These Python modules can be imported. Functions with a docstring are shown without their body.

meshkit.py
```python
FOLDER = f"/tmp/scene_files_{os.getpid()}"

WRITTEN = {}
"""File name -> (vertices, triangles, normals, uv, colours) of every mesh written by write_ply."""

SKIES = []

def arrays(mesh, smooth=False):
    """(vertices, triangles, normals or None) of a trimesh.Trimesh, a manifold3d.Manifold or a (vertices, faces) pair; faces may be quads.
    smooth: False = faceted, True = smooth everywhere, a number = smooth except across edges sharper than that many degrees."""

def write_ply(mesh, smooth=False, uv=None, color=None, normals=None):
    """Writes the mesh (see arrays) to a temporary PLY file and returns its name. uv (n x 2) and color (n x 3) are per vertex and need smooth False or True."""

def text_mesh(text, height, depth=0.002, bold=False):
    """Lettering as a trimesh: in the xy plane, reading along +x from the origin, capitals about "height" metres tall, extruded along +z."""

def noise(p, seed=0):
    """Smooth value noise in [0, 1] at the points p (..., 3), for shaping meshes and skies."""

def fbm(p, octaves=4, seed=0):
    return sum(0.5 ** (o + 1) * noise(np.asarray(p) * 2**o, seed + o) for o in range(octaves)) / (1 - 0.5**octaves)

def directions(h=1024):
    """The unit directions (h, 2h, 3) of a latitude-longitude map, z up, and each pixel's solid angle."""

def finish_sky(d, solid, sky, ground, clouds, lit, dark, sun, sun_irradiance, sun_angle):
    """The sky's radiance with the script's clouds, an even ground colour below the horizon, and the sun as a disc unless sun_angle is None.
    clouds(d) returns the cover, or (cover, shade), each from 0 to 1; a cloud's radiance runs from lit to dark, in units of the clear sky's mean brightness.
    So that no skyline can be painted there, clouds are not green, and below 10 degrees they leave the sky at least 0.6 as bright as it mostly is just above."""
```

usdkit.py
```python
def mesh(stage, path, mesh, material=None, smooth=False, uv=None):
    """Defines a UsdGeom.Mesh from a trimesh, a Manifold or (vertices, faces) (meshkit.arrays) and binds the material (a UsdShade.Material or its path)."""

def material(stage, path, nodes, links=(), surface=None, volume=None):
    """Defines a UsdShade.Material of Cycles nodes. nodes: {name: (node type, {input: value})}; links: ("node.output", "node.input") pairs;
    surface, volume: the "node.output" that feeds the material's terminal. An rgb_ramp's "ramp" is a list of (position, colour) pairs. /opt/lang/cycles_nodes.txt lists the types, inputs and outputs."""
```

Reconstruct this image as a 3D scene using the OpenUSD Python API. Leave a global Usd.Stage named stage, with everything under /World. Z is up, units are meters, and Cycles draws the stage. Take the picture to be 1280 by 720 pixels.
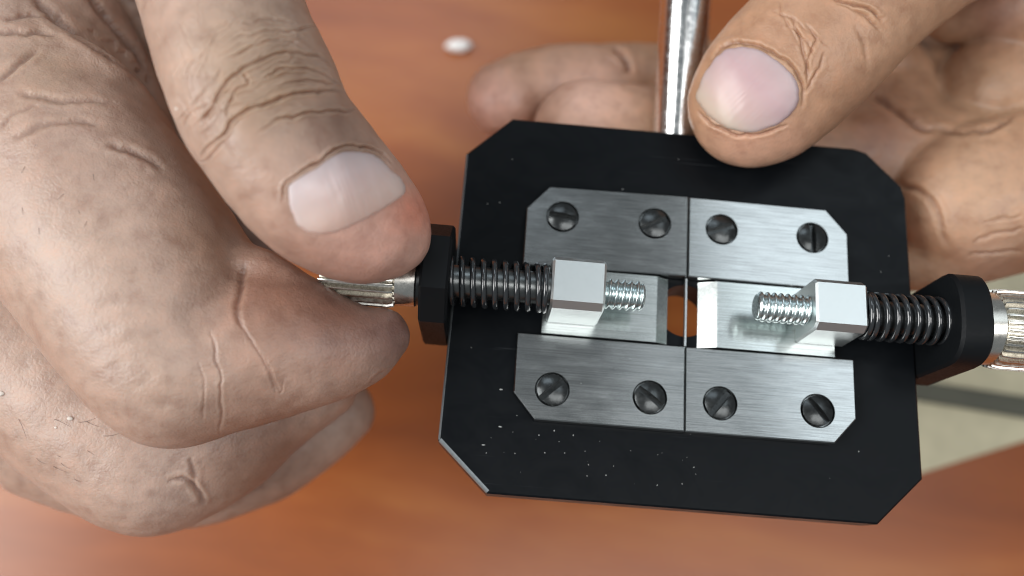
import math
import numpy as np, trimesh, manifold3d as m3
from scipy.spatial import cKDTree
from scipy.spatial.transform import Rotation as Rot
from shapely.geometry import Polygon, Point
from pxr import Usd, UsdGeom, UsdLux, UsdShade, Sdf, Gf, Vt
import usdkit, meshkit

MM = 0.001
stage = Usd.Stage.CreateInMemory()
UsdGeom.SetStageUpAxis(stage, 'Z'); UsdGeom.SetStageMetersPerUnit(stage, 1.0)
UsdGeom.Xform.Define(stage, '/World'); UsdGeom.Scope.Define(stage, '/World/Looks')
T_ = Sdf.ValueTypeNames

# ------------------------------------------------------------------ camera (a phone held over the jig; world z up, the jig's plate lies level at z = 0)
F_PX, CAM_T = 1100.0, np.array([22.188, -3.3674, -113.5383])
CAM_R = Rot.from_rotvec([-0.2942, 0.0317, -0.0801]).as_matrix()
CAM_C = -CAM_R.T @ CAM_T
TABLE_Z = -80.0
cam = UsdGeom.Camera.Define(stage, '/World/camera')
mat = np.eye(4); mat[:3, :3] = CAM_R.T; mat[:3, 3] = CAM_C * MM
cam.AddTransformOp().Set(Gf.Matrix4d(*mat.T.ravel().tolist()))
cam.CreateHorizontalApertureAttr(7.0); cam.CreateVerticalApertureAttr(7.0 * 9 / 16)
cam.CreateFocalLengthAttr(7.0 * F_PX / 1280); cam.CreateClippingRangeAttr(Gf.Vec2f(0.005, 50))
cam.CreateFStopAttr(2.2); cam.CreateFocusDistanceAttr(0.104)
cam.CreateExposureAttr(0.1)

# ------------------------------------------------------------------ light: a room with a cool window to the left, a ceiling panel overhead
dome = UsdLux.DomeLight.Define(stage, '/World/room_light')
dome.CreateIntensityAttr(1.0); dome.CreateColorAttr(Gf.Vec3f(0.060, 0.065, 0.068))

def rect(name, pos, target, w, h, power, color):
    l = UsdLux.RectLight.Define(stage, '/World/' + name)
    pos, target = np.array(pos, float), np.array(target, float)
    z = (pos - target) / np.linalg.norm(pos - target)
    x = np.cross([0, 1, 0.01], z); x /= np.linalg.norm(x); y = np.cross(z, x)
    m = np.eye(4); m[:3, 0], m[:3, 1], m[:3, 2], m[:3, 3] = x, y, z, pos * MM
    l.AddTransformOp().Set(Gf.Matrix4d(*m.T.ravel().tolist()))
    l.CreateWidthAttr(w * MM); l.CreateHeightAttr(h * MM); l.CreateIntensityAttr(power); l.CreateColorAttr(Gf.Vec3f(*color))
    l.CreateNormalizeAttr(False)
    return l

rect('window_light', (-490, -120, 400), (0, 0, 0), 330, 560, 8.6, (1.0, 1.0, 0.99))
rect('ceiling_panel', (200, -175, 640), (40, -60, -80), 540, 260, 4.6, (1.0, 0.985, 0.97))
rect('added_far_panel', (330, 265, 700), (0, 0, 0), 230, 400, 1.9, (0.90, 1.0, 1.06))  # unseen cool panel, added to brighten the upper right rail
rect('added_strip_panel', (143, 190, 700), (0, 0, 0), 26, 420, 1.4, (0.93, 1.0, 1.04))  # unseen narrow strip, added for a bright band on the steel rails
rect('back_window', (-190, 560, 640), (0, 0, 0), 380, 260, 2.6, (0.86, 0.98, 1.08))

# ------------------------------------------------------------------ helpers
def P(px, py, z):                      # the point at height z (mm) seen at a spot of the photograph
    d = CAM_R.T @ np.array([(px - 640) / F_PX, -(py - 360) / F_PX, -1.0])
    return CAM_C + d * (z - CAM_C[2]) / d[2]

def project(p):
    X = np.asarray(p) @ CAM_R.T + CAM_T
    return np.stack([640 + F_PX * X[:, 0] / -X[:, 2], 360 - F_PX * X[:, 1] / -X[:, 2]], 1), -X[:, 2]

_used = set()
def path_for(name, parent):
    base = (str(parent.GetPath()) if parent is not None else '/World') + '/' + name
    p, k = base, 0
    while p in _used:
        k += 1; p = f'{base}_{k:03d}'
    _used.add(p)
    return p

def tag(prim, label=None, cat=None, group=None, kind=None):
    prim = prim.GetPrim() if hasattr(prim, 'GetPrim') else prim
    for k, v in (('label', label), ('category', cat), ('group', group), ('kind', kind)):
        if v: prim.SetCustomDataByKey(k, v)
    return prim

def thing(name, label, cat, loc=(0, 0, 0), group=None):
    x = UsdGeom.Xform.Define(stage, path_for(name, None)); x.AddTranslateOp().Set(Gf.Vec3d(*[c * MM for c in loc]))
    tag(x, label, cat, group); x.origin = np.array(loc, float)
    return x

ORIGIN = {}
def obj(name, mesh, material, parent=None, smooth=30, origin=None, colors=None):
    v, f, n = meshkit.arrays(mesh, smooth)
    o = np.zeros(3)
    q = parent
    if parent is not None:
        o = ORIGIN.get(str(parent.GetPath()), np.zeros(3))
    path = path_for(name, parent)
    m = UsdGeom.Mesh.Define(stage, path)
    m.CreatePointsAttr(Vt.Vec3fArray.FromNumpy(((v - o) * MM).astype(np.float32)))
    m.CreateFaceVertexCountsAttr(Vt.IntArray.FromNumpy(np.full(len(f), 3, np.int32)))
    m.CreateFaceVertexIndicesAttr(Vt.IntArray.FromNumpy(f.astype(np.int32).ravel()))
    m.CreateSubdivisionSchemeAttr('none')
    if n is not None:
        m.CreateNormalsAttr(Vt.Vec3fArray.FromNumpy(n.astype(np.float32))); m.SetNormalsInterpolation('vertex')
    if colors is not None:
        UsdGeom.PrimvarsAPI(m).CreatePrimvar('skin_tone', T_.Color3fArray, 'vertex').Set(Vt.Vec3fArray.FromNumpy(np.asarray(colors, np.float32)))
    UsdShade.MaterialBindingAPI.Apply(m.GetPrim()).Bind(material)
    ORIGIN[path] = o
    return m

def looks(name, nodes, links=(), surface='p.BSDF'):
    return usdkit.material(stage, '/World/Looks/' + name, nodes, links, surface=surface)

def man(tm):                           # trimesh -> Manifold
    return m3.Manifold(m3.Mesh(np.asarray(tm.vertices, np.float32), np.asarray(tm.faces, np.uint32)))
def tri(m):
    q = m.to_mesh(); return trimesh.Trimesh(q.vert_properties[:, :3], q.tri_verts, process=True)

def bevel_prism(pts, z0, z1, ch, top=True, bottom=True):
    """A convex-ish outline extruded from z0 to z1 with its rims chamfered by ch."""
    poly = Polygon(pts); n = len(pts)
    inner = np.array(poly.buffer(-ch, join_style=2).exterior.coords)[:-1]
    outer = np.array(poly.exterior.coords)[:-1]
    cs = lambda a, z: np.c_[a, np.full(len(a), z)]
    P_ = np.vstack([cs(inner, z0 if bottom else z0 + 1e-3), cs(outer, z0 + (ch if bottom else 0)), cs(outer, z1 - (ch if top else 0)), cs(inner, z1)])
    return tri(m3.Manifold.hull_points(P_.astype(np.float64)))

def prism_x(profile, x0, x1, ch):      # an outline in (y, z) extruded along x
    m = bevel_prism(profile, x0, x1, ch)
    v = m.vertices.copy(); m.vertices = v[:, [2, 0, 1]]
    return m

def box(x0, x1, y0, y1, z0, z1, ch=0.12):
    return bevel_prism([(x0, y0), (x1, y0), (x1, y1), (x0, y1)], z0, z1, ch)

def lathe_x(profile, sides=48):        # profile (x, r) revolved about the x axis
    m = trimesh.creation.revolve(np.array([(r, x) for x, r in profile]), sections=sides)
    v = m.vertices.copy(); m.vertices = np.c_[v[:, 2], v[:, 0], v[:, 1]]
    m.fix_normals()
    return m

def grid_mesh(Pg, wrap_u=False):       # Pg (n, k, 3) -> quads split
    n, k, _ = Pg.shape
    i, j = np.meshgrid(np.arange(n - 1), np.arange(k if wrap_u else k - 1), indexing='ij')
    j2 = (j + 1) % k
    q = np.stack([i * k + j, i * k + j2, (i + 1) * k + j2, (i + 1) * k + j], -1).reshape(-1, 4)
    return trimesh.Trimesh(Pg.reshape(-1, 3), np.vstack([q[:, [0, 1, 2]], q[:, [0, 2, 3]]]), process=False)

def tube(path, r, sides=10):
    p = np.asarray(path, float); t = np.gradient(p, axis=0); t /= np.linalg.norm(t, axis=1, keepdims=True)
    a = np.cross(t, [1.0, 0.02, 0.05]); a /= np.linalg.norm(a, axis=1, keepdims=True); b = np.cross(t, a)
    ang = np.arange(sides) * 2 * np.pi / sides
    r = np.broadcast_to(r, len(p))
    ring = p[:, None] + r[:, None, None] * (np.cos(ang)[None, :, None] * a[:, None] + np.sin(ang)[None, :, None] * b[:, None])
    m = grid_mesh(ring, True)
    n = len(m.vertices); k = sides
    caps = [[0, i + 1, i] for i in range(1, k - 1)] + [[n - k, n - k + i, n - k + i + 1] for i in range(1, k - 1)]
    m = trimesh.Trimesh(m.vertices, np.vstack([m.faces, caps]), process=False)
    m.fix_normals()
    return m

# ------------------------------------------------------------------ materials
def tc(scale, rot=(0, 0, 0)):
    return {'g': ('geometry', {}), 'm': ('mapping', {'scale': scale, 'rotation': rot})}, [('g.position', 'm.vector')]

def brushed(name, base, rough, streak, aniso, scratch=0.4):
    n, l = tc((45, 8500, 8500))
    n |= {'n': ('noise_texture', {'scale': 1.0, 'detail': 4.0, 'roughness': 0.65}),
          'm2': ('mapping', {'scale': (260, 900, 900)}), 'n2': ('noise_texture', {'scale': 1.0, 'detail': 3.0}),
          'rr': ('map_range', {'from_min': 0.3, 'from_max': 0.7, 'to_min': rough - 0.02, 'to_max': rough + 0.04}),
          'cr': ('rgb_ramp', {'ramp': [(0.28, tuple(c * 0.66 for c in base)), (0.5, base), (0.72, tuple(min(1, c * 1.2) for c in base))]}),
          'b': ('bump', {'strength': streak, 'distance': 0.00004}),
          'tan': ('combine_xyz', {'x': 0.0, 'y': 1.0, 'z': 0.0}),
          'p': ('principled_bsdf', {'metallic': 1.0, 'anisotropic': aniso, 'anisotropic_rotation': 0.0})}
    l += [('m.vector', 'n.vector'), ('g.position', 'm2.vector'), ('m2.vector', 'n2.vector'), ('n2.fac', 'rr.value'), ('rr.result', 'p.roughness'),
          ('n.fac', 'cr.fac'), ('cr.color', 'p.base_color'), ('n.fac', 'b.height'), ('b.normal', 'p.normal'), ('tan.vector', 'p.tangent')]
    return looks(name, n, l)

STEEL = brushed('brushed_steel', (0.365, 0.38, 0.38), 0.19, 0.06, 0.5)
SLIDER = brushed('ground_steel', (0.55, 0.585, 0.575), 0.20, 0.06, 0.4)
def plain_metal(name, base, rough, nscale=900, bstr=0.15, metallic=1.0, spec=0.5, var=1.0):
    n, l = tc((nscale,) * 3)
    n |= {'n': ('noise_texture', {'scale': 1.0, 'detail': 4.0}), 'rr': ('map_range', {'from_min': 0.3, 'from_max': 0.7, 'to_min': max(.03, rough - 0.06 * var), 'to_max': rough + 0.07 * var}),
          'b': ('bump', {'strength': bstr, 'distance': 0.00005}), 'p': ('principled_bsdf', {'base_color': base, 'metallic': metallic, 'specular_ior_level': spec})}
    l += [('m.vector', 'n.vector'), ('n.fac', 'rr.value'), ('rr.result', 'p.roughness'), ('n.fac', 'b.height'), ('b.normal', 'p.normal')]
    return looks(name, n, l)
ALU = plain_metal('satin_aluminium', (0.64, 0.68, 0.68), 0.38, 2500, 0.02, var=0.15)
CHROME = plain_metal('polished_chrome', (0.78, 0.79, 0.79), 0.17, 1200, 0.04)
ZINC = plain_metal('zinc_plated_steel', (0.62, 0.70, 0.70), 0.24, 2500, 0.3)
NICKEL = plain_metal('nickel_plated_brass', (0.68, 0.66, 0.61), 0.24, 1500, 0.04)
SPRING = plain_metal('black_spring_steel', (0.016, 0.018, 0.020), 0.16, 2600, 0.15, 0.0, 1.0)
BLACKSCREW = plain_metal('blackened_screw_steel', (0.055, 0.059, 0.06), 0.24, 1500, 0.4, 0.85)
n, l = tc((3500,) * 3)
n |= {'n': ('noise_texture', {'scale': 1.0, 'detail': 4.0}), 'm2': ('mapping', {'scale': (110, 150, 120), 'rotation': (0, 0, 0.5)}), 'n2': ('noise_texture', {'scale': 1.0, 'detail': 5.0, 'roughness': 0.65, 'distortion': 1.2}),
      'm3': ('mapping', {'scale': (60, 2600, 900), 'rotation': (0, 0, 0.9)}), 'n3': ('noise_texture', {'scale': 1.0, 'detail': 2.0}), 'sc': ('rgb_ramp', {'ramp': [(0.69, (0, 0, 0)), (0.75, (1, 1, 1))]}),
      'rr': ('map_range', {'from_min': 0.3, 'from_max': 0.7, 'to_min': 0.22, 'to_max': 0.40}), 'c': ('mix', {'color1': (0.0042, 0.0052, 0.0064), 'color2': (0.016, 0.018, 0.020)}),
      'b': ('bump', {'strength': 0.07, 'distance': 0.00005}), 'p': ('principled_bsdf', {'specular_ior_level': 0.09})}
BLACK = looks('black_anodised_aluminium', n, l + [('m.vector', 'n.vector'), ('g.position', 'm2.vector'), ('m2.vector', 'n2.vector'), ('n2.fac', 'rr.value'), ('rr.result', 'p.roughness'), ('g.position', 'm3.vector'), ('m3.vector', 'n3.vector'),
      ('n3.fac', 'sc.fac'), ('sc.color', 'c.fac'), ('c.color', 'p.base_color'), ('n.fac', 'b.height'), ('b.normal', 'p.normal')])
BLOCK = plain_metal('black_block_aluminium', (0.0050, 0.0060, 0.0070), 0.5, 3500, 0.10, 0.0, 0.12)
EDGE = plain_metal('worn_bare_edge', (0.5, 0.53, 0.54), 0.4, 2500, 0.3)
DUST = plain_metal('pale_dust', (0.30, 0.31, 0.30), 0.8, 900, 0.1, 0.0, 0.2)

# wood of the table: orange-brown, long soft grain
n, l = tc((7, 36, 30), (0, 0, 0.35))
n |= {'n': ('noise_texture', {'scale': 1.0, 'detail': 5.0, 'roughness': 0.6, 'distortion': 0.6}),
      'm2': ('mapping', {'scale': (26, 40, 30)}), 'n2': ('noise_texture', {'scale': 1.0, 'detail': 3.0}),
      'c': ('rgb_ramp', {'ramp': [(0.25, (0.19, 0.044, 0.009)), (0.5, (0.30, 0.078, 0.014)), (0.75, (0.43, 0.150, 0.032))]}),
      'c2': ('rgb_ramp', {'ramp': [(0.3, (0.88, 0.88, 0.88)), (0.7, (1.0, 1.0, 1.0))]}),
      'mx': ('mix', {'mix_type': 'multiply', 'fac': 1.0}),
      'b': ('bump', {'strength': 0.25, 'distance': 0.0004}),
      'p': ('principled_bsdf', {'roughness': 0.5, 'specular_ior_level': 0.15, 'coat_weight': 0.62, 'coat_roughness': 0.26, 'coat_ior': 1.6})}
l += [('m.vector', 'n.vector'), ('g.position', 'm2.vector'), ('m2.vector', 'n2.vector'), ('n.fac', 'c.fac'), ('n2.fac', 'c2.fac'), ('c.color', 'mx.color1'), ('c2.color', 'mx.color2'),
      ('mx.color', 'p.base_color'), ('n2.fac', 'b.height'), ('b.normal', 'p.normal')]
WOOD = looks('varnished_wood', n, l)

def matte(name, col, rough=0.7, var=0.12, sc=120):
    n, l = tc((sc,) * 3)
    n |= {'n': ('noise_texture', {'scale': 1.0, 'detail': 4.0}), 'c': ('rgb_ramp', {'ramp': [(0.3, tuple(x * (1 - var) for x in col)), (0.7, tuple(x * (1 + var) for x in col))]}),
          'p': ('principled_bsdf', {'roughness': rough})}
    return looks(name, n, l + [('m.vector', 'n.vector'), ('n.fac', 'c.fac'), ('c.color', 'p.base_color')])
CREAM = matte('cream_card', (0.46, 0.42, 0.29))
GREYBAND = matte('dark_grey_band', (0.075, 0.075, 0.055))
FLAKE = matte('dry_flake', (0.62, 0.56, 0.50), 0.7)
CRUMB = matte('white_crumb', (0.9, 0.88, 0.86), 0.5, 0.03)

def skin(name, bump=0.5, rough=0.42):
    n, l = tc((1.0,) * 3)
    n |= {'a': ('attribute', {'attribute': 'skin_tone'}),
          'nz': ('noise_texture', {'scale': 420.0, 'detail': 4.0, 'roughness': 0.6}),
          'mot': ('rgb_ramp', {'ramp': [(0.3, (0.81, 0.75, 0.73)), (0.5, (0.97, 0.96, 0.95)), (0.72, (1.12, 1.06, 1.03))]}),
          'mx': ('mix', {'mix_type': 'multiply', 'fac': 1.0}),
          'v': ('voronoi_texture', {'scale': 1500.0, 'feature': 'distance_to_edge', 'randomness': 1.0}),
          'vr': ('map_range', {'from_min': 0.0, 'from_max': 0.22, 'to_min': 0.0, 'to_max': 1.0, 'clamp': True}),
          'nf': ('noise_texture', {'scale': 2600.0, 'detail': 3.0}),
          'nl': ('noise_texture', {'scale': 260.0, 'detail': 3.0, 'distortion': 0.8}),
          'b1': ('bump', {'strength': bump * 0.36, 'distance': 0.00007}),
          'b2': ('bump', {'strength': bump * 1.0, 'distance': 0.00010}),
          'b3': ('bump', {'strength': bump * 0.22, 'distance': 0.00030}),
          'rr': ('map_range', {'from_min': 0.3, 'from_max': 0.7, 'to_min': rough - 0.06, 'to_max': rough + 0.1}),
          'p': ('principled_bsdf', {'subsurface_method': 'random_walk_skin', 'subsurface_weight': 0.45, 'subsurface_radius': (1.0, 0.36, 0.2), 'subsurface_scale': 0.0007, 'specular_ior_level': 0.5})}
    l += [('g.position', 'nz.vector'), ('g.position', 'v.vector'), ('g.position', 'nf.vector'), ('g.position', 'nl.vector'), ('nz.fac', 'mot.fac'), ('a.color', 'mx.color1'), ('mot.color', 'mx.color2'), ('mx.color', 'p.base_color'),
          ('v.distance', 'vr.value'), ('vr.result', 'b1.height'), ('nf.fac', 'b2.height'), ('b1.normal', 'b2.normal'), ('nl.fac', 'b3.height'), ('b2.normal', 'b3.normal'), ('b3.normal', 'p.normal'),
          ('nz.fac', 'rr.value'), ('rr.result', 'p.roughness')]
    return looks(name, n, l)
SKIN_L = skin('weathered_skin', 0.55)
SKIN_R = skin('tan_skin', 0.45)
n, l = tc((300, 300, 300))
n |= {'n': ('noise_texture', {'scale': 1.0, 'detail': 3.0}), 'a': ('attribute', {'attribute': 'skin_tone'}),
      'b': ('bump', {'strength': 0.2, 'distance': 0.0001}),
      'p': ('principled_bsdf', {'roughness': 0.40, 'subsurface_weight': 0.4, 'subsurface_radius': (1, .5, .4), 'subsurface_scale': 0.0008, 'specular_ior_level': 0.5})}
NAIL = looks('fingernail', n, l + [('m.vector', 'n.vector'), ('a.color', 'p.base_color'), ('n.fac', 'b.height'), ('b.normal', 'p.normal')])
HAIR = matte('dark_hair', (0.02, 0.016, 0.014), 0.4)

# ------------------------------------------------------------------ the setting: table top, and what lies on it
top = box(-700, 700, -600, 600, TABLE_Z - 25, TABLE_Z, 2)
tag(obj('tabletop', top, WOOD), 'orange brown varnished wooden table top', kind='structure')

def slab(px_pts, z0, z1, ch):
    return bevel_prism([tuple(P(x, y, z1)[:2]) for x, y in px_pts], z0, z1, ch)
tag(obj('card', slab([(1092, 610), (1420, 508), (1420, 210), (1085, 290)], TABLE_Z + 0.05, TABLE_Z + 1.2, 0.2), CREAM), 'cream coloured sheet of card lying on the table under the right end of the jig', 'card')
tag(obj('strip', slab([(1090, 466), (1420, 517), (1420, 544), (1090, 491)], TABLE_Z + 1.25, TABLE_Z + 2.6, 0.4), GREYBAND), 'dark grey strip lying across the cream card', 'strip')
c0 = P(573, 57, TABLE_Z + 1.2)
cr = trimesh.creation.icosphere(3, 1.0)
cr.vertices *= np.array([3.0, 1.6, 1.3]) * (0.8 + 0.4 * meshkit.fbm(cr.vertices * 1.7 + 9, 3))[:, None]
cr.apply_transform(trimesh.transformations.rotation_matrix(0.15, [0, 0, 1])); cr.apply_translation(c0)
tag(obj('crumb', cr, CRUMB, smooth=True), 'small white crumb lying on the table left of the fingers', 'crumb')

# ------------------------------------------------------------------ the jig
jig = thing('clamping_jig', 'black octagonal clamping jig with steel rails, spring loaded sliders, ribbed knobs and a chrome handle', 'jig')
HOLE = (0.08, 0.45)
PW, PH, OX, OY, CH = 30.0, 25.12, 0.05, 0.65, 5.88
outline = [(OX - PW + CH, OY + PH), (OX - PW, OY + PH - CH), (OX - PW, OY - PH + CH), (OX - PW + CH + 0.6, OY - PH), (OX + PW - CH, OY - PH), (OX + PW, OY - PH + CH), (OX + PW, OY + PH - CH)]
# the top right corner is blunted into three facets
a0, a1 = np.array((OX + PW, OY + PH - CH)), np.array((OX + PW - CH, OY + PH))
outline = outline[:-1] + [tuple(a0 + (0, -1.0)), tuple(a0 + (-0.5, 0.8)), tuple(a1 + (0.8, -0.5)), tuple(a1 + (-1.0, 0))]
plate = man(bevel_prism(outline, -5.0, 0.0, 0.22))
plate -= m3.Manifold.cylinder(8, 3.45, 3.45, 64).translate((HOLE[0], HOLE[1], -6.5))
obj('base_plate', tri(plate), BLACK, jig)

def lit_rim(p, q, wid, dep):              # added pale strip that paints a lit bevel along a rim
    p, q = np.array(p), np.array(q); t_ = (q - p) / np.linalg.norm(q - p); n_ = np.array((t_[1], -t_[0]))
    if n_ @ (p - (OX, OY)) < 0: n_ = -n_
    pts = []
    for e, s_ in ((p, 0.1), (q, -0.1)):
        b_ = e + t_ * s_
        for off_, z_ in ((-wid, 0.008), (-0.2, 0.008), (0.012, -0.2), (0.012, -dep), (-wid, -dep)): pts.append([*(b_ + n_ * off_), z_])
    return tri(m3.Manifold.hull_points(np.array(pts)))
LIT_RIM = plain_metal('painted_lit_rim', (0.20, 0.22, 0.23), 0.42, 2200, 0.3, 0.8)
obj('lit_edge_strip', lit_rim((OX - PW, OY - PH + CH), (OX - PW + CH + 0.6, OY - PH), 0.46, 0.9), LIT_RIM, jig, smooth=False)
obj('lit_edge_strip', lit_rim((OX - PW, OY + PH - CH), (OX - PW, OY - PH + CH), 0.24, 0.5), LIT_RIM, jig, smooth=False)
screw_angle = {(-1, 1, 'a'): -8, (-1, 1, 'b'): 27, (1, 1, 'b'): 20, (1, 1, 'a'): 92, (-1, -1, 'a'): 42, (-1, -1, 'b'): -36, (1, -1, 'b'): 52, (1, -1, 'a'): -50}
SA, SB, SY = 16.5, 4.4, 11.5
L_, H_, C2, C3, GI = 21.24, 15.35, 3.2, 2.8, 4.59
tilt = {(-1, 1): (-1.9, 0.2), (1, 1): (1.1, -0.2), (-1, -1): (0.2, -4.2), (1, -1): (-1.4, -4.6)}
def screw_parts(x, y, ang, parent, rot):
    dome_ = m3.Manifold.sphere(4.3, 64).translate((0, 0, -3.92 + 1.62)) ^ m3.Manifold.cylinder(3, 1.88, 1.88, 40).translate((0, 0, -0.6))
    dome_ -= m3.Manifold.cube((6, 0.74, 1.3), True).translate((0, 0, 1.75)).rotate((0, 0, ang))
    s = tri(dome_); s.apply_translation((x, y, 0)); s.apply_transform(rot)
    obj('screw', s, BLACKSCREW, parent, smooth=25)
for sx, sy in ((-1, 1), (1, 1), (-1, -1), (1, -1)):
    g0 = 0.06
    dy = 0.3 if sy > 0 else 0.0
    pts = [(g0, GI), (L_ + (0.1 if sy < 0 else 0), GI), (L_, H_ + dy - C2), (L_ - C3, H_ + dy), (g0, H_ + dy)]
    pts = [(sx * x, sy * y) for x, y in pts]
    if sx * sy < 0: pts = pts[::-1]
    m = man(bevel_prism(pts, 0.004, 1.5, 0.13))
    for a in (SA, SB):
        m -= m3.Manifold.cylinder(4, 2.02, 2.02, 48).translate((sx * a, sy * SY, 0.35)) 
        m -= m3.Manifold.cylinder(0.5, 2.02, 2.35, 48).translate((sx * a, sy * SY, 1.3))
    m = tri(m)
    ax, ay = tilt[(sx, sy)]
    ctr = np.array([sx * 10, sy * 10, 0.7])
    rot = trimesh.transformations.rotation_matrix(math.radians(ax), [0, 1, 0], ctr) @ trimesh.transformations.rotation_matrix(math.radians(ay) * 0.5, [1, 0, 0], ctr)
    m.apply_transform(rot)
    rail = obj('guide_rail', m, STEEL, jig, smooth=20)
    screw_parts(sx * SA, sy * SY, screw_angle[(sx, sy, 'a')], rail, rot)
    screw_parts(sx * SB, sy * SY, screw_angle[(sx, sy, 'b')], rail, rot)

# sliders with a bevelled inner tip; a thin steel divider stands across the gap
def slider(sgn, x_in, x_bev, x_out, steep):
    prof = [(x_in, 0.05), (x_in, 0.06 if steep else 0.35), (x_bev, 1.30), (x_out, 1.30), (x_out, 0.05)]
    pts = [(sgn * x, z) for x, z in prof]
    m = trimesh.creation.extrude_polygon(Polygon(pts), 2 * 4.36)
    v = m.vertices.copy(); m.vertices = np.c_[v[:, 0], v[:, 2] - 4.36, v[:, 1]]
    m.fix_normals()
    return m
obj('slider', slider(-1, 2.25, 3.8, 18.3, 0), SLIDER, jig, smooth=10)
obj('slider', slider(1, 1.75, 3.95, 19.0, 1), SLIDER, jig, smooth=10)
obj('divider_blade', box(-0.13, 0.13, -4.5, 4.5, 0.3, 1.1, 0.04), EDGE, jig, smooth=20)

ZR = 6.1
def lug(x0, x1):
    top_, base_ = 3.22, 3.3
    prof = [(-base_, 1.42), (base_, 1.42), (top_, 7.9), (2.5, 9.0), (-2.5, 9.0), (-top_, 7.9)]
    prof = [(y + 0.35, z) for y, z in prof]
    m = man(prism_x(prof, x0, x1, 0.28)) - m3.Manifold.cylinder(20, 1.62, 1.62, 40).rotate((0, 90, 0)).translate(((x0 + x1) / 2 - 10, 0.2, ZR))
    return tri(m)
obj('lug', lug(-17.9, -11.4), ALU, jig, smooth=28)
obj('lug', lug(13.9, 20.2), ALU, jig, smooth=28)

def threaded(x_tip, x_end, r_out=1.86, r_in=1.5, pitch=0.84, k=36):
    n = int(abs(x_end - x_tip) / pitch * 10)
    xs = np.linspace(x_tip, x_end, n); th = np.arange(k) * 2 * np.pi / k
    X, Th = np.meshgrid(xs, th, indexing='ij')
    ph = np.mod(X / pitch + Th / (2 * np.pi), 1.0)
    tri_ = np.clip(1.35 * (1 - np.abs(2 * ph - 1)) - 0.1, 0, 1)
    r = r_in + (r_out - r_in) * tri_
    fade = np.clip((np.abs(X - x_tip)) / 0.5, 0, 1); r = np.minimum(r, r_in + 0.05 + (r_out - r_in) * fade)
    Pg = np.stack([X, r * np.cos(Th), ZR + r * np.sin(Th)], -1)
    cap0 = np.broadcast_to(np.array([x_tip + np.sign(x_tip - x_end) * 0.12, 0, ZR]), (1, k, 3)); rim = Pg[:1].copy(); rim[0, :, 1:] = (rim[0, :, 1:] - (0, ZR)) * 0.86 + (0, ZR); rim[0, :, 0] += np.sign(x_tip - x_end) * 0.12
    Pg = np.vstack([cap0, rim, Pg])
    m = grid_mesh(Pg, True); m.fix_normals()
    return m
def sleeve(x0, x1):
    m = lathe_x([(x0, 0), (x0, 1.98), (x1, 1.98), (x1, 0)], 40); m.apply_translation((0, 0, ZR)); return m
SLEEVE = plain_metal('dark_steel_sleeve', (0.16, 0.17, 0.17), 0.32, 1500, 0.1, 0.9)
obj('sleeve', sleeve(-30.2, -17.7), SLEEVE, jig); obj('sleeve', sleeve(20.0, 30.4), SLEEVE, jig)
obj('threaded_rod', threaded(-6.5, -34.0), ZINC, jig, smooth=40)
obj('threaded_rod', threaded(7.5, 35.0), ZINC, jig, smooth=40)

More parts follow.
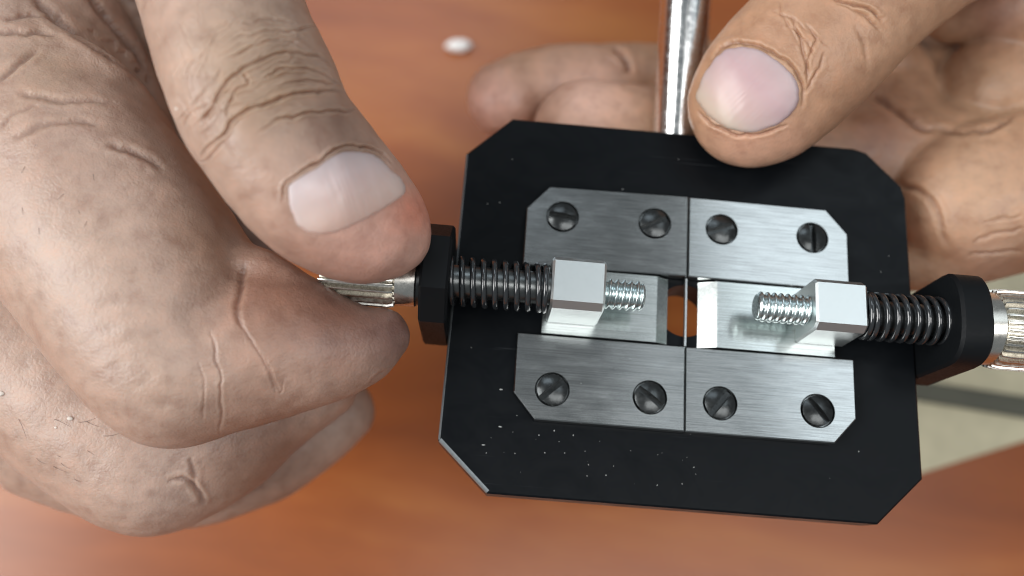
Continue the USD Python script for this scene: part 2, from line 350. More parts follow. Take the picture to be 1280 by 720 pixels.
def spring(x0, x1, turns, r=2.74, w=0.36):
    t = np.linspace(0, 1, int(turns * 40))
    # closely wound dead coils at both ends
    s = np.where(t < 0.1, t * 0.45, np.where(t > 0.9, 1 - (1 - t) * 0.45, 0.045 + (t - 0.1) * (0.91 / 0.8)))
    th = t * turns * 2 * np.pi + 0.7
    return tube(np.c_[x0 + (x1 - x0) * s, r * np.cos(th), ZR + r * np.sin(th)], w, 10)
obj('spring', spring(-30.6, -18.35, 10.6), SPRING, jig, smooth=True)
obj('spring', spring(20.65, 31.0, 9.4), SPRING, jig, smooth=True)

def block(x0, x1, yc):
    prof = [(yc - 6.2, -4.6), (yc + 6.2, -4.6), (yc + 6.2, 7.3), (yc + 3.2, 11.6), (yc - 3.2, 11.6), (yc - 6.2, 7.3)]
    return prism_x(prof, x0, x1, 0.3)
obj('end_block', block(-33.4, -30.0, 0.5), BLOCK, jig, smooth=20)
# the right block has a softly rounded crown
prof = [(-5.8, -4.4), (5.6, -4.4), (5.6, 7.0)] + [(-0.1 + 5.7 * math.cos(a) ** 0.8 if a < math.pi / 2 else -0.1 - 5.7 * abs(math.cos(a)) ** 0.8, 7.0 + 4.7 * math.sin(a) ** 0.8) for a in np.linspace(0.25, math.pi - 0.25, 14)] + [(-5.8, 7.0)]
obj('end_block', prism_x(prof, 30.15, 34.0, 0.35), BLOCK, jig, smooth=28)

def knob(x0, x1, r, n_ribs, sgn, twist, rc, x_c):
    ys = np.linspace(0, 1, 14); k = n_ribs * 8
    th = np.arange(k) * 2 * np.pi / k
    U, Th = np.meshgrid(ys, th, indexing='ij')
    tooth = np.clip(np.abs(np.mod(Th * n_ribs / (2 * np.pi), 1.0) * 2 - 1) * 1.9 - 0.45, 0, 1)
    edge = np.clip(np.minimum(U, 1 - U) / 0.05, 0, 1) * 0.5 + 0.5
    rr = r - 0.85 * (1 - tooth) - 0.35 * (1 - edge)
    X = x0 + (x1 - x0) * U
    A = Th + twist * (X - x0)
    Pg = np.stack([X, rr * np.cos(A) - 0.45, ZR + 0.3 + rr * np.sin(A)], -1)
    c0_ = np.broadcast_to(np.array([x0, -0.45, ZR + 0.3]), (1, k, 3)); c1_ = np.broadcast_to(np.array([x1, -0.45, ZR + 0.3]), (1, k, 3))
    m = grid_mesh(np.vstack([c0_, Pg, c1_]), True); m.fix_normals()
    a, b = sorted((x_c, x0))
    col = lathe_x([(a, 0.0), (a, rc - 0.2), (a + 0.2, rc), (b - 0.2, rc), (b + 0.05, rc - 0.25), (b + 0.05, 0.0)], 56)
    col.apply_translation((0, -0.45, ZR + 0.3))
    return m, col
kl, cl = knob(-36.6, -45.4, 3.6, 24, -1, 0.0, 3.2, -33.9)
k1 = obj('knob', kl, NICKEL, jig, smooth=35); obj('collar', cl, NICKEL, k1, smooth=30)
wl = lathe_x([(-33.9, 0), (-33.9, 3.0), (-33.4, 3.0), (-33.4, 0)], 40); wl.apply_translation((0, -0.45, ZR + 0.3)); obj('washer', wl, BLACKSCREW, k1)
kr, crr = knob(36.1, 48.0, 4.95, 34, 1, 0.0, 4.5, 34.0)
k2 = obj('knob', kr, NICKEL, jig, smooth=35); obj('collar', crr, NICKEL, k2, smooth=30)

h0, h1 = np.array([-0.55, 26.0, -3.9]), np.array([-1.6, 66.0, 9.5])
d = (h1 - h0) / np.linalg.norm(h1 - h0)
rod = trimesh.creation.revolve(np.array([(0, 0), (3.3, 0), (3.55, 0.4), (3.6, 20), (3.7, 44), (3.5, 45.5), (0, 45.5)]), sections=64)
rod.apply_transform(trimesh.geometry.align_vectors([0, 0, 1], d)); rod.apply_translation(h0); rod.fix_normals()
obj('handle', rod, CHROME, jig, smooth=30)

# dust and swarf on the black plate
rng = np.random.default_rng(5)
bits = []
for _ in range(90):
    x, y = rng.uniform(-28.5, 28.5), rng.uniform(-23, 24.5)
    if _ < 45: x, y = rng.uniform(-28, 4), rng.uniform(-22, -14)
    s = rng.uniform(0.025, 0.075) * (2.0 if rng.random() < 0.06 else 1)
    z = 0.0 if (abs(x) > 21.5 or abs(y) > 15.8) else (1.5 if abs(y) > 4.8 else None)
    if z is None or abs(x) > 28 or abs(y - 0.65) > 23.5 or abs(x) + abs(y) > 45: continue
    b = trimesh.creation.icosphere(1, s); b.vertices *= rng.uniform(0.5, 1.8, 3) * (1, 1, 0.5)
    b.apply_transform(trimesh.transformations.rotation_matrix(rng.uniform(0, 6.28), [0, 0, 1])); b.apply_translation((x, y, z + s * 0.15)); bits.append(b)
tag(obj('dust', trimesh.util.concatenate(bits), DUST, jig, smooth=False), kind='stuff')

# ------------------------------------------------------------------ hands: signed-distance sweeps, meshed once, then creased
def catmull(pts, n):
    p = np.vstack([2 * pts[0] - pts[1], pts, 2 * pts[-1] - pts[-2]]); out = []
    for i in range(1, len(p) - 2):
        t = np.linspace(0, 1, n, endpoint=(i == len(p) - 3))[:, None]
        a, b, c, d = p[i - 1], p[i], p[i + 1], p[i + 2]
        out.append(0.5 * (2 * b + (c - a) * t + (2 * a - 5 * b + 4 * c - d) * t ** 2 + (3 * b - a - 3 * c + d) * t ** 3))
    return np.vstack(out)

class Sweep:
    """A limb along a curve of (px, py, z, half width in px, thickness ratio); up is its back's direction."""
    def __init__(s, pts, up=(0, 0, 1), n=6, cap=1.0):
        rows = []
        for px, py, z, w, ratio in pts:
            p = P(px, py, z); depth = -(CAM_R @ p + CAM_T)[2]; wm = w * depth / F_PX
            rows.append([*p, wm, wm * ratio])
        c = catmull(np.array(rows, float), n); s.c, s.w, s.h = c[:, :3], c[:, 3], c[:, 4]
        s.up = np.array(up, float) / np.linalg.norm(up); s.cap = cap
        r = np.maximum(s.w, s.h).max() + 4.5
        s.lo, s.hi = s.c.min(0) - r, s.c.max(0) + r
    def __call__(s, X):
        best = np.full(len(X), 1e9, np.float32); out = np.full(len(X), 1e9, np.float32)
        for i in range(len(s.c) - 1):
            a, b = s.c[i], s.c[i + 1]; ab = b - a; L = np.linalg.norm(ab); T = ab / L
            rel = X - a
            t0 = rel @ (T / L).astype(np.float32); t = np.clip(t0, 0, 1)
            rel = rel - t[:, None] * ab.astype(np.float32)
            w = s.w[i] + (s.w[i + 1] - s.w[i]) * t; h = s.h[i] + (s.h[i + 1] - s.h[i]) * t
            d2 = np.einsum('ij,ij->i', rel, rel)
            key = np.sqrt(d2) - w
            N = s.up - T * (s.up @ T); N /= np.linalg.norm(N); B = np.cross(T, N)
            u, v, q = rel @ B.astype(np.float32), rel @ N.astype(np.float32), rel @ T.astype(np.float32)
            e = w * s.cap
            k = np.sqrt((u / w) ** 2 + (v / h) ** 2 + (q / e) ** 2)
            dd = (k - 1) * np.minimum(w, h)
            m = key < best
            best = np.where(m, key, best); out = np.where(m, dd, out)
        return out

def smin(a, b, k):
    h = np.clip(0.5 + 0.5 * (b - a) / k, 0, 1)
    return b + (a - b) * h - k * h * (1 - h)

def surface_nets(F, lo, h):
    nx, ny, nz = F.shape
    S = F < 0
    corners = [(i, j, k) for i in (0, 1) for j in (0, 1) for k in (0, 1)]
    cnt = sum(S[i:nx - 1 + i, j:ny - 1 + j, k:nz - 1 + k].astype(np.int8) for i, j, k in corners)
    act = (cnt > 0) & (cnt < 8); idx = np.full(act.shape, -1, np.int64); cells = np.argwhere(act); idx[act] = np.arange(len(cells))
    acc = np.zeros((len(cells), 3)); num = np.zeros(len(cells))
    val = {c: F[cells[:, 0] + c[0], cells[:, 1] + c[1], cells[:, 2] + c[2]] for c in corners}
    for c in corners:
        for ax in range(3):
            if c[ax]: continue
            d = list(c); d[ax] = 1; d = tuple(d)
            a, b = val[c], val[d]; x = (a < 0) != (b < 0)
            t = np.where(x, a / np.where(x, a - b, 1), 0)
            p = np.repeat(np.array(c, float)[None], len(cells), 0); p[:, ax] += t
            acc += p * x[:, None]; num += x
    V = lo + h * (cells + acc / num[:, None])
    faces = []
    for ax in range(3):
        o = [a for a in range(3) if a != ax]
        sl = [slice(1, n - 1) for n in F.shape]; sl[ax] = slice(0, F.shape[ax] - 1)
        s2 = list(sl); s2[ax] = slice(1, F.shape[ax])
        A, Bs = S[tuple(sl)], S[tuple(s2)]
        e = np.argwhere(A != Bs); flip = A[tuple(e.T)]
        e = e + np.array([0 if a == ax else 1 for a in range(3)])
        def cell(da, db):
            q = e.copy(); q[:, o[0]] -= da; q[:, o[1]] -= db
            return idx[q[:, 0], q[:, 1], q[:, 2]]
        q = np.stack([cell(1, 1), cell(0, 1), cell(0, 0), cell(1, 0)], 1)
        if ax == 1: flip = ~flip
        q[~flip] = q[~flip][:, ::-1]
        faces.append(q)
    Q = np.vstack(faces); Q = Q[(Q >= 0).all(1)]
    return V, np.vstack([Q[:, [0, 1, 2]], Q[:, [0, 2, 3]]])

def refine(V, Fc, want, min_len):
    """Conforming split of every edge that is wanted and longer than min_len."""
    e = np.sort(np.vstack([Fc[:, [0, 1]], Fc[:, [1, 2]], Fc[:, [2, 0]]]), 1)
    key = e[:, 0] * len(V) + e[:, 1]
    uk, inv = np.unique(key, return_inverse=True); ue = np.stack([uk // len(V), uk % len(V)], 1)
    ln = np.linalg.norm(V[ue[:, 0]] - V[ue[:, 1]], axis=1)
    mark = (want[ue[:, 0]] | want[ue[:, 1]]) & (ln > min_len)
    mid = np.full(len(ue), -1); mid[mark] = len(V) + np.arange(mark.sum())
    V2 = np.vstack([V, 0.5 * (V[ue[mark, 0]] + V[ue[mark, 1]])])
    n = len(Fc); M = np.stack([mid[inv[:n]], mid[inv[n:2 * n]], mid[inv[2 * n:]]], 1)
    c = (M >= 0).sum(1); out = [Fc[c == 0]]
    f, m = Fc[c == 3], M[c == 3]
    out += [np.stack([f[:, 0], m[:, 0], m[:, 2]], 1), np.stack([m[:, 0], f[:, 1], m[:, 1]], 1), np.stack([m[:, 2], m[:, 1], f[:, 2]], 1), m]
    for r in range(3):
        g, k = np.roll(Fc, -r, 1), np.roll(M, -r, 1)
        s = (c == 1) & (k[:, 0] >= 0)
        out += [np.stack([g[s, 0], k[s, 0], g[s, 2]], 1), np.stack([k[s, 0], g[s, 1], g[s, 2]], 1)]
        s = (c == 2) & (k[:, 2] < 0)
        out += [np.stack([k[s, 0], g[s, 1], k[s, 1]], 1), np.stack([g[s, 0], k[s, 0], k[s, 1]], 1), np.stack([g[s, 0], k[s, 1], g[s, 2]], 1)]
    return V2, np.vstack(out)

def normals(V, Fc):
    n = np.zeros_like(V); fn = np.cross(V[Fc[:, 1]] - V[Fc[:, 0]], V[Fc[:, 2]] - V[Fc[:, 0]])
    for k in range(3):
        for a in range(3): n[:, a] += np.bincount(Fc[:, k], fn[:, a], len(V))
    return n / np.maximum(np.linalg.norm(n, axis=1, keepdims=True), 1e-12)

def smooth(V, Fc, it, lam=0.5, mu=-0.53):
    e = np.vstack([Fc[:, [0, 1]], Fc[:, [1, 2]], Fc[:, [2, 0]]]); e = np.vstack([e, e[:, ::-1]])
    deg = np.bincount(e[:, 0], minlength=len(V))[:, None]
    for i in range(it):
        L = np.stack([np.bincount(e[:, 0], V[e[:, 1], a], len(V)) for a in range(3)], 1) / deg - V
        V = V + (lam if i % 2 == 0 else mu) * L
    return V

def frontmost(V, N, tol=2.2, cell=13):
    uv, dep = project(V)
    c = ((CAM_C - V) * N).sum(1) / np.linalg.norm(CAM_C - V, axis=1)
    face = c > 0.0
    tol = tol + np.minimum(1.3 * np.sqrt(np.maximum(1 - c * c, 0)) / np.maximum(c, 0.05), 7)
    g = np.floor(uv / cell).astype(int); g -= g.min(0); key = g[:, 0] * (g[:, 1].max() + 1) + g[:, 1]
    _, inv = np.unique(key, return_inverse=True)
    near = np.full(inv.max() + 1, 1e9); np.minimum.at(near, inv, np.where(face, dep, 1e9))
    return uv, face & (dep < near[inv] + tol)

def curve_points(pts, step=1.0):
    p = catmull(np.array(pts, float), 12)
    seg = np.r_[0, np.cumsum(np.linalg.norm(np.diff(p, axis=0), axis=1))]
    t = np.arange(0, seg[-1], step)
    return np.stack([np.interp(t, seg, p[:, 0]), np.interp(t, seg, p[:, 1])], 1), t / seg[-1]

def carve(V, Fc, N, vis, uv, creases, seed):
    """Presses creases into the skin where the photograph shows them: (points, half width in px, depth in mm, rim)."""
    off = np.zeros(len(V)); wide = np.zeros(len(V))
    jit = np.stack([meshkit.fbm(np.c_[uv * 0.06, np.full(len(uv), seed)], 3), meshkit.fbm(np.c_[uv * 0.06, np.full(len(uv), seed + 7.0)], 3)], 1) - 0.5
    q = uv + jit * 7
    for pts, w, depth, rim in creases:
        c, t = curve_points(pts)
        lo, hi = c.min(0) - 6 * w - 4, c.max(0) + 6 * w + 4
        s = np.nonzero(vis & (q > lo).all(1) & (q < hi).all(1))[0]
        if not len(s): continue
        d, i = cKDTree(c).query(q[s])
        taper = np.clip(np.minimum(t[i], 1 - t[i]) / 0.18, 0, 1) ** 0.6
        off_ = wide if w > 2.8 else off
        off_[s] -= depth * taper * np.exp(-(d / w) ** 2)
        off_[s] += rim * depth * taper * np.exp(-((d - 2.6 * w) / (1.5 * w)) ** 2)
    e = np.vstack([Fc[:, [0, 1]], Fc[:, [1, 2]], Fc[:, [2, 0]]]); e = np.vstack([e, e[:, ::-1]]); deg = np.bincount(e[:, 0], minlength=len(V))
    def blur(a, n, k=0.6):
        for _ in range(n): a = (1 - k) * a + k * np.bincount(e[:, 0], a[e[:, 1]], len(V)) / deg
        return a
    keep = np.clip((np.einsum('ij,ij->i', N, CAM_C - V) / np.linalg.norm(CAM_C - V, axis=1) - 0.1) / 0.35, 0, 1) * vis
    keep = blur(keep, 14, 0.8) * (keep > 0)
    off = blur(off, 2) + blur(np.clip(wide, -0.8, 0.3), 12, 0.8)
    off = blur(np.clip(off, -0.9, 0.3) * keep, 2)
    return off

def build_hand(parts, lo, hi, h, creases, seed):
    lo, hi = np.array(lo, float), np.array(hi, float)
    ax = [np.arange(a, b, h, dtype=np.float32) for a, b in zip(lo, hi)]
    F = np.full([len(a) for a in ax], 6.0, np.float32)
    for sw, k in parts:
        i0 = [max(0, int((sw.lo[a] - lo[a]) / h)) for a in range(3)]; i1 = [min(len(ax[a]), int((sw.hi[a] - lo[a]) / h) + 2) for a in range(3)]
        if any(b <= a for a, b in zip(i0, i1)): continue
        G = np.stack(np.meshgrid(*[ax[a][i0[a]:i1[a]] for a in range(3)], indexing='ij'), -1)
        sub = tuple(slice(a, b) for a, b in zip(i0, i1))
        val = np.minimum(sw(G.reshape(-1, 3)).reshape(G.shape[:3]), 6.0)
        F[sub] = smin(F[sub], val, k)
    for a in range(3):                    # close the mesh where the box cuts the wrist
        s = [slice(None)] * 3
        for e in (0, -1): s[a] = e; F[tuple(s)] = np.maximum(F[tuple(s)], 0.5)
    V, Fc = surface_nets(F, lo, h)
    comp = trimesh.graph.connected_component_labels(np.vstack([Fc[:, :2], Fc[:, 1:]]), node_count=len(V))
    if comp.max() > 0:
        keep = comp == np.bincount(comp).argmax(); m = np.cumsum(keep) - 1
        Fc = m[Fc[keep[Fc].all(1)]]; V = V[keep]
    V = smooth(V, Fc, 10)
    N = normals(V, Fc)
    V = V + N * ((meshkit.fbm(V * 0.16 + seed, 4, seed) - 0.5) * 0.7)[:, None]
    base = (V.copy(), Fc.copy())
    for lim in (h * 0.75, h * 0.42, h * 0.24, h * 0.15):    # finer triangles where the creases lie
        N = normals(V, Fc); uv, vis = frontmost(V, N)
        want = np.zeros(len(V), bool)
        for pts, w, depth, rim in creases:
            if lim < h * 0.2 and w > 2.0: continue
            c, _ = curve_points(pts, 2.0)
            s = np.nonzero(vis & (uv > c.min(0) - 16).all(1) & (uv < c.max(0) + 16).all(1))[0]
            if len(s): d, _i = cKDTree(c).query(uv[s]); want[s[d < (5 if lim > h * 0.2 else 2) + 3.2 * w]] = True
        V, Fc = refine(V, Fc, want, lim)
    N = normals(V, Fc); uv, vis = frontmost(V, N)
    off = carve(V, Fc, N, vis, uv, creases, seed)
    V = V + N * off[:, None]
    return V, Fc, base, off

def tones(V, Fc, base, spots, seed, off):
    """Skin colour: base, mottled, with knuckle and pad zones and painted shade (px, py, radius, colour, weight)."""
    N = normals(V, Fc); uv, vis = frontmost(V, N, 4.0)
    col = np.repeat(np.array(base, float)[None], len(V), 0)
    m = meshkit.fbm(V * 0.22 + 31 + seed, 4, seed)[:, None] - 0.5
    col *= 1 + 0.35 * m * np.array([0.8, 1.0, 1.1])
    for px, py, r, c, w in spots:
        d = np.hypot(uv[:, 0] - px, uv[:, 1] - py) / r * (0.85 + 0.5 * meshkit.fbm(V * 0.4 + px, 3, seed))
        k = (w * np.exp(-d ** 2))[:, None]
        col = col * (1 - k) + np.array(c) * k
    col *= 1 - np.array([0.30, 0.36, 0.38]) * np.clip(-off / 0.35, 0, 1)[:, None]    # crease shade painted into the skin colour
    return np.clip(col, 0.01, 0.9)

def nail_mesh(base, outline_px, lift, bulge, tones_, tip_dir, rings=26, around=96):
    """A nail plate: the skin inside an outline, raised and arched."""
    V, Fc = base; N = normals(V, Fc); uv, vis = frontmost(V, N, 2.0)
    out, _ = curve_points(list(outline_px) + [outline_px[0]], 1.0)
    ctr = out.mean(0)
    out = out + (out - ctr) * ((meshkit.fbm(np.c_[out * 0.11, np.zeros(len(out))], 3, 4) - 0.5) * 0.05)[:, None]
    k = np.linspace(0, len(out) - 1, around).astype(int); rim = out[k]
    s = np.nonzero(vis & (uv > out.min(0) - 30).all(1) & (uv < out.max(0) + 30).all(1))[0]
    tree = cKDTree(uv[s])
    rad = np.linspace(0, 1, rings)
    q = ctr + (rim[None] - ctr) * rad[:, None, None]
    d, i = tree.query(q.reshape(-1, 2), k=12)
    w = 1 / (d ** 2 + 12.0); w /= w.sum(1, keepdims=True)
    nn = (N[s][i] * w[..., None]).sum(1); nn /= np.linalg.norm(nn, axis=1, keepdims=True)
    ray = np.stack([(q.reshape(-1, 2)[:, 0] - 640) / F_PX, -(q.reshape(-1, 2)[:, 1] - 360) / F_PX, -np.ones(len(nn))], 1) @ CAM_R
    tt = np.einsum('ijk,ijk->ij', V[s][i] - CAM_C, N[s][i]) / np.minimum(np.einsum('ik,ijk->ij', ray, N[s][i]), -0.08)
    pos = CAM_C + ray * (tt * w).sum(1)[:, None]
    R_ = np.repeat(rad, around)
    up = np.where(R_ < 0.9, 1.0, np.maximum(np.cos((R_ - 0.9) / 0.1 * np.pi / 2), 0) ** 0.7)
    hgt = -0.22 + (lift + 0.22) * up + bulge * (1 - R_ ** 2)
    side = (q.reshape(-1, 2) - ctr) @ np.array([-tip_dir[1], tip_dir[0]], float)
    hgt += 0.011 * np.sin(side * 0.9 + 2.0 * np.sin(side * 0.23)) * (1 - R_ ** 4)
    pos = pos + nn * hgt[:, None]
    m = grid_mesh(pos.reshape(rings, around, 3), True)
    fn = m.face_normals
    if (fn @ nn.mean(0)).mean() < 0: m = trimesh.Trimesh(m.vertices, m.faces[:, ::-1], process=False)
    t = (q.reshape(-1, 2) - ctr) @ np.array(tip_dir, float); t /= np.abs(t).max()
    c = np.stack([np.interp(t, [a for a, _ in tones_], [c_[j] for _, c_ in tones_]) for j in range(3)], 1)
    return m, c

def zoom(x0, y0, s, pts): return [(x0 + x / s, y0 + y / s) for x, y in pts]

# ---- left hand: thumb over the bent index finger, the knob pinched between
upT = (0.42, 0.40, 0.80)
left = [
    (Sweep([(255, -190, 12, 118, .9), (262, -70, 19, 104, .92), (284, 20, 22, 101, .9), (316, 105, 23, 107, .9), (346, 165, 22, 106, .88), (394, 226, 19, 108, .84), (436, 262, 16.5, 96, .82), (468, 280, 15, 74, .84)], upT, 6), 0.1),
    (Sweep([(-60, 20, 3, 150, .8), (20, 130, 5, 128, .85), (100, 245, 6, 140, .85), (172, 352, 6, 136, .85), (212, 436, 5, 114, .95), (228, 456, 4.5, 100, 1)], (0, 0, 1)), 1.2),
    (Sweep([(235, 290, 5, 60, .8), (292, 330, 7, 36, 1), (335, 343, 8, 29, 1), (372, 364, 8.5, 23, 1), (398, 375, 7, 15, 1)], (0, 0, 1)), 0.8),
    (Sweep([(222, 452, 4.5, 103, 1), (290, 440, 5, 98, .95), (350, 429, 5.5, 91, .92), (400, 434, 6, 72, .92), (445, 433, 6, 53, .95), (476, 420, 5.5, 37, .95)], (0, 0, 1)), 0.9),
    (Sweep([(-120, 250, -10, 140, .9), (20, 400, -11, 124, .9), (110, 490, -12, 118, .9), (180, 548, -13, 113, .95), (200, 560, -13.5, 104, 1)], (0, 0, 1)), 0.8),
    (Sweep([(196, 556, -13.5, 106, 1), (258, 535, -13.5, 98, .95), (325, 500, -13, 78, .9), (400, 480, -13, 48, .95)], (0, 0, 1)), 0.8),
    (Sweep([(-60, 420, -22, 130, .8), (80, 520, -24, 105, .9), (200, 572, -26, 88, .95), (300, 560, -27, 80, .9), (375, 536, -27, 62, .9), (428, 515, -27, 40, .95)], (0, 0, 1)), 0.8),
    (Sweep([(-260, 140, -14, 300, .35), (-80, 180, -12, 230, .5), (60, 250, -12, 150, .6), (140, 330, -12, 110, .7)], (0, 0, 1)), 3.0),
    (Sweep([(-160, -120, 0, 190, .6), (20, 10, 3, 110, .8), (95, 75, 0, 82, .85), (150, 140, -3, 58, .85), (185, 200, -5, 40, .85)], (0, 0, 1)), 2.0),
    (Sweep([(60, 95, 2, 62, .8), (120, 165, 1, 58, .8), (175, 225, 0, 46, .8), (215, 270, -1, 38, .8)], (0, 0, 1)), 1.8),
    (Sweep([(-30, 70, 11.5, 44, .8), (40, 74, 11.3, 40, .85), (100, 86, 10.3, 35, .95), (143, 112, 8.6, 31, 1), (175, 146, 6.0, 27, 1), (196, 180, 2.5, 24, 1)], (0, 0, 1)), 1.3),
    (Sweep([(40, 160, 12.6, 50, .8), (95, 150, 12.2, 42, .9), (140, 166, 10.9, 36, 1), (175, 192, 9.2, 32, 1), (203, 222, 7.4, 28, 1), (222, 250, 5, 24, 1)], (0, 0, 1)), 1.2),
    (Sweep([(170, -160, 4, 130, .7), (185, -20, -2, 80, .6), (205, 110, -9, 60, .6), (240, 230, -11, 55, .6), (300, 330, -11, 60, .7)], (0, 0, 1)), 1.5),
]
zt = lambda *p: zoom(180, 20, 2.1176, p)
zw = lambda *p: zoom(0, 0, 3.0, p)
zi = lambda *p: zoom(220, 330, 2.057, p)
zm = lambda *p: zoom(0, 380, 2.1176, p)
creasesL = [
    (zt((150, 372), (205, 315), (250, 265), (330, 228), (400, 205), (470, 195), (530, 203)), 1.40, 0.43, 0.35),
    (zt((330, 282), (400, 264), (480, 252), (565, 248)), 1.40, 0.38, 0.35),
    (zt((150, 300), (175, 245), (215, 185), (260, 140), (320, 110), (400, 95), (470, 110), (505, 140)), 1.35, 0.34, 0.35),
    (zt((320, 160), (370, 140), (430, 138), (480, 155), (530, 188)), 1.22, 0.34, 0.3),
    (zt((262, 142), (276, 175), (250, 192), (236, 215), (222, 245), (226, 275)), 0.98, 0.38, 0.2),
    (zt((295, 190), (340, 165), (390, 150), (440, 150)), 0.98, 0.26, 0.3),
    (zt((340, 192), (400, 175), (450, 172), (510, 180)), 1.10, 0.30, 0.3),
    (zt((225, 108), (300, 75), (370, 65), (440, 90)), 1.22, 0.26, 0.35),
    (zt((230, 66), (310, 42), (370, 38), (425, 62)), 1.22, 0.22, 0.35),
    (zt((260, 22), (330, 8), (400, 20)), 1.22, 0.17, 0.3),
    (zt((130, 350), (150, 385), (190, 362), (215, 330)), 1.04, 0.19, 0.3),
    (zt((300, 150), (330, 138), (380, 122), (440, 128)), 0.91, 0.21, 0.3),
    (zt((100, 300), (130, 240), (170, 180), (210, 140)), 1.47, 0.15, 0.3),
    (zt((372, 490), (370, 452), (395, 425), (450, 393), (490, 362), (530, 347), (585, 347), (625, 362), (662, 392)), 1.22, 0.38, 0.5),
    # web and fist
    (zw((-20, 128), (60, 122), (150, 124), (230, 136)), 3.0, 0.4, 0.3),
    (zw((20, 80), (100, 60), (190, 70), (280, 110)), 2.6, 0.25, 0.3),
    (zw((120, -10), (230, 82), (330, 152), (430, 217), (520, 272), (570, 310)), 4.5, 0.9, 0.3),
    (zw((330, -20), (400, 70), (450, 130), (510, 210), (560, 270)), 4.0, 0.7, 0.3),
    (zw((60, 340), (200, 372), (330, 377), (430, 388)), 3.0, 0.35, 0.3),
    (zw((50, 517), (150, 470), (260, 455), (380, 460)), 3.0, 0.30, 0.3),
    (zw((400, 540), (480, 562), (560, 600), (610, 632)), 3.2, 0.5, 0.4),
    (zw((-10, 305), (80, 232), (150, 182)), 3.0, 0.35, 0.3),
    (zw((0, 480), (60, 430), (150, 395)), 2.5, 0.16, 0.3),
    # index finger
    (zi((176, -8), (166, 60), (158, 120), (170, 165)), 3.0, 0.4, 0.15),
    (zi((92, 165), (100, 220), (115, 300), (117, 380), (112, 440)), 1.7, 0.13, 0.2),
    (zi((165, 155), (195, 200), (222, 240), (245, 290), (258, 335)), 1.6, 0.11, 0.2),
    (zi((230, 235), (250, 290), (268, 330), (276, 290)), 1.4, 0.08, 0.2),
    (zi((60, 250), (70, 320), (66, 400)), 1.8, 0.08, 0.2),
    (zi((470, 340), (505, 305), (540, 275)), 1.6, 0.14, 0.3),
    (zi((300, 400), (360, 375), (430, 345)), 1.6, 0.08, 0.3),
    # middle finger
    (zi((0, 555), (30, 560), (55, 590), (68, 620)), 2.6, 0.22, 0.4),
    (zm((440, 470), (490, 462), (530, 500), (545, 535)), 2.4, 0.20, 0.4),
    (zm((500, 400), (515, 440), (510, 480)), 2.6, 0.16, 0.4),
]
rngw = np.random.default_rng(8)
for k in range(46):                       # fine lines across the thumb's knuckle and along its side
    a = rngw.uniform(0, 1)
    cx, cy = 180 + (150 + 250 * a) / 2.1176 + rngw.normal(0, 22), 20 + (20 + 270 * rngw.uniform(0, 1)) / 2.1176
    L = rngw.uniform(14, 42); th = -0.35 + (cx - 330) * 0.006 + rngw.normal(0, 0.16); bow = rngw.uniform(2, 7)
    t = np.linspace(-1, 1, 5)
    creasesL.append(([(cx + L * u * math.cos(th) - bow * (u * u - .5) * -math.sin(th), cy + L * u * math.sin(th) + bow * (u * u - .5) * math.cos(th)) for u in t], rngw.uniform(0.9, 1.3), rngw.uniform(0.05, 0.16), 0.3))
for k in range(26):
    cx, cy = rngw.uniform(205, 262), rngw.uniform(10, 200); cx += (cy - 60) * 0.22
    L = rngw.uniform(10, 26); th = 1.15 + rngw.normal(0, 0.15)
    creasesL.append(([(cx + L * u * math.cos(th), cy + L * u * math.sin(th)) for u in np.linspace(-1, 1, 4)], 1.1, rngw.uniform(0.03, 0.08), 0.3))
V, Fc, baseL, offL = build_hand(left, (-92, -50, -46), (-26, 66, 40), 0.56, creasesL, 3)
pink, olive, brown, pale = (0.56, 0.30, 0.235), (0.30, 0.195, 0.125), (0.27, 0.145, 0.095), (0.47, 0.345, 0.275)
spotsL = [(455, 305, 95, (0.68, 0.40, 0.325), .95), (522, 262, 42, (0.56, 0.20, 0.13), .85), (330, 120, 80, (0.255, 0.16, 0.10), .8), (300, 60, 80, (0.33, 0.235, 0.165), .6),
          (430, 165, 50, (0.22, 0.135, 0.10), .7), (350, 240, 70, (0.42, 0.27, 0.205), .6), (330, 400, 75, (0.27, 0.15, 0.10), .7), (420, 400, 85, (0.17, 0.082, 0.058), .92), (500, 410, 50, (0.17, 0.09, 0.075), .85), (330, 360, 60, (0.20, 0.095, 0.065), .7), (250, 300, 55, (0.26, 0.16, 0.11), .6), (390, 490, 40, (0.36, 0.24, 0.19), .4),  # dark browns paint the shade under the thumb and on its far edge
          (330, 560, 80, (0.22, 0.12, 0.085), .8), (280, 590, 40, (0.27, 0.16, 0.115), .6), (100, 330, 120, (0.42, 0.31, 0.25), .6), (60, 80, 60, (0.34, 0.23, 0.16), .6), (150, 60, 60, (0.30, 0.19, 0.14), .6), (190, 460, 60, (0.38, 0.27, 0.21), .5), (200, 620, 70, (0.47, 0.345, 0.29), .6), (440, 540, 50, (0.44, 0.31, 0.25), .4)]  # brown on the middle finger is painted shade too
lh = thing('hand', 'left hand pinching the left ribbed knob between its thumb and bent index finger', 'hand')
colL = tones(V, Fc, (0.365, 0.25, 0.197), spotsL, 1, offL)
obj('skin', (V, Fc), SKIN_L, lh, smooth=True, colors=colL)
Nv = normals(V, Fc); uvL, visL = frontmost(V, Nv, 2.5); onL = np.nonzero(visL)[0]; treeL = cKDTree(uvL[onL])
def on_skin(px, py):
    k = onL[treeL.query((px, py))[1]]; return V[k], Nv[k]
rngh = np.random.default_rng(21); hairs = []
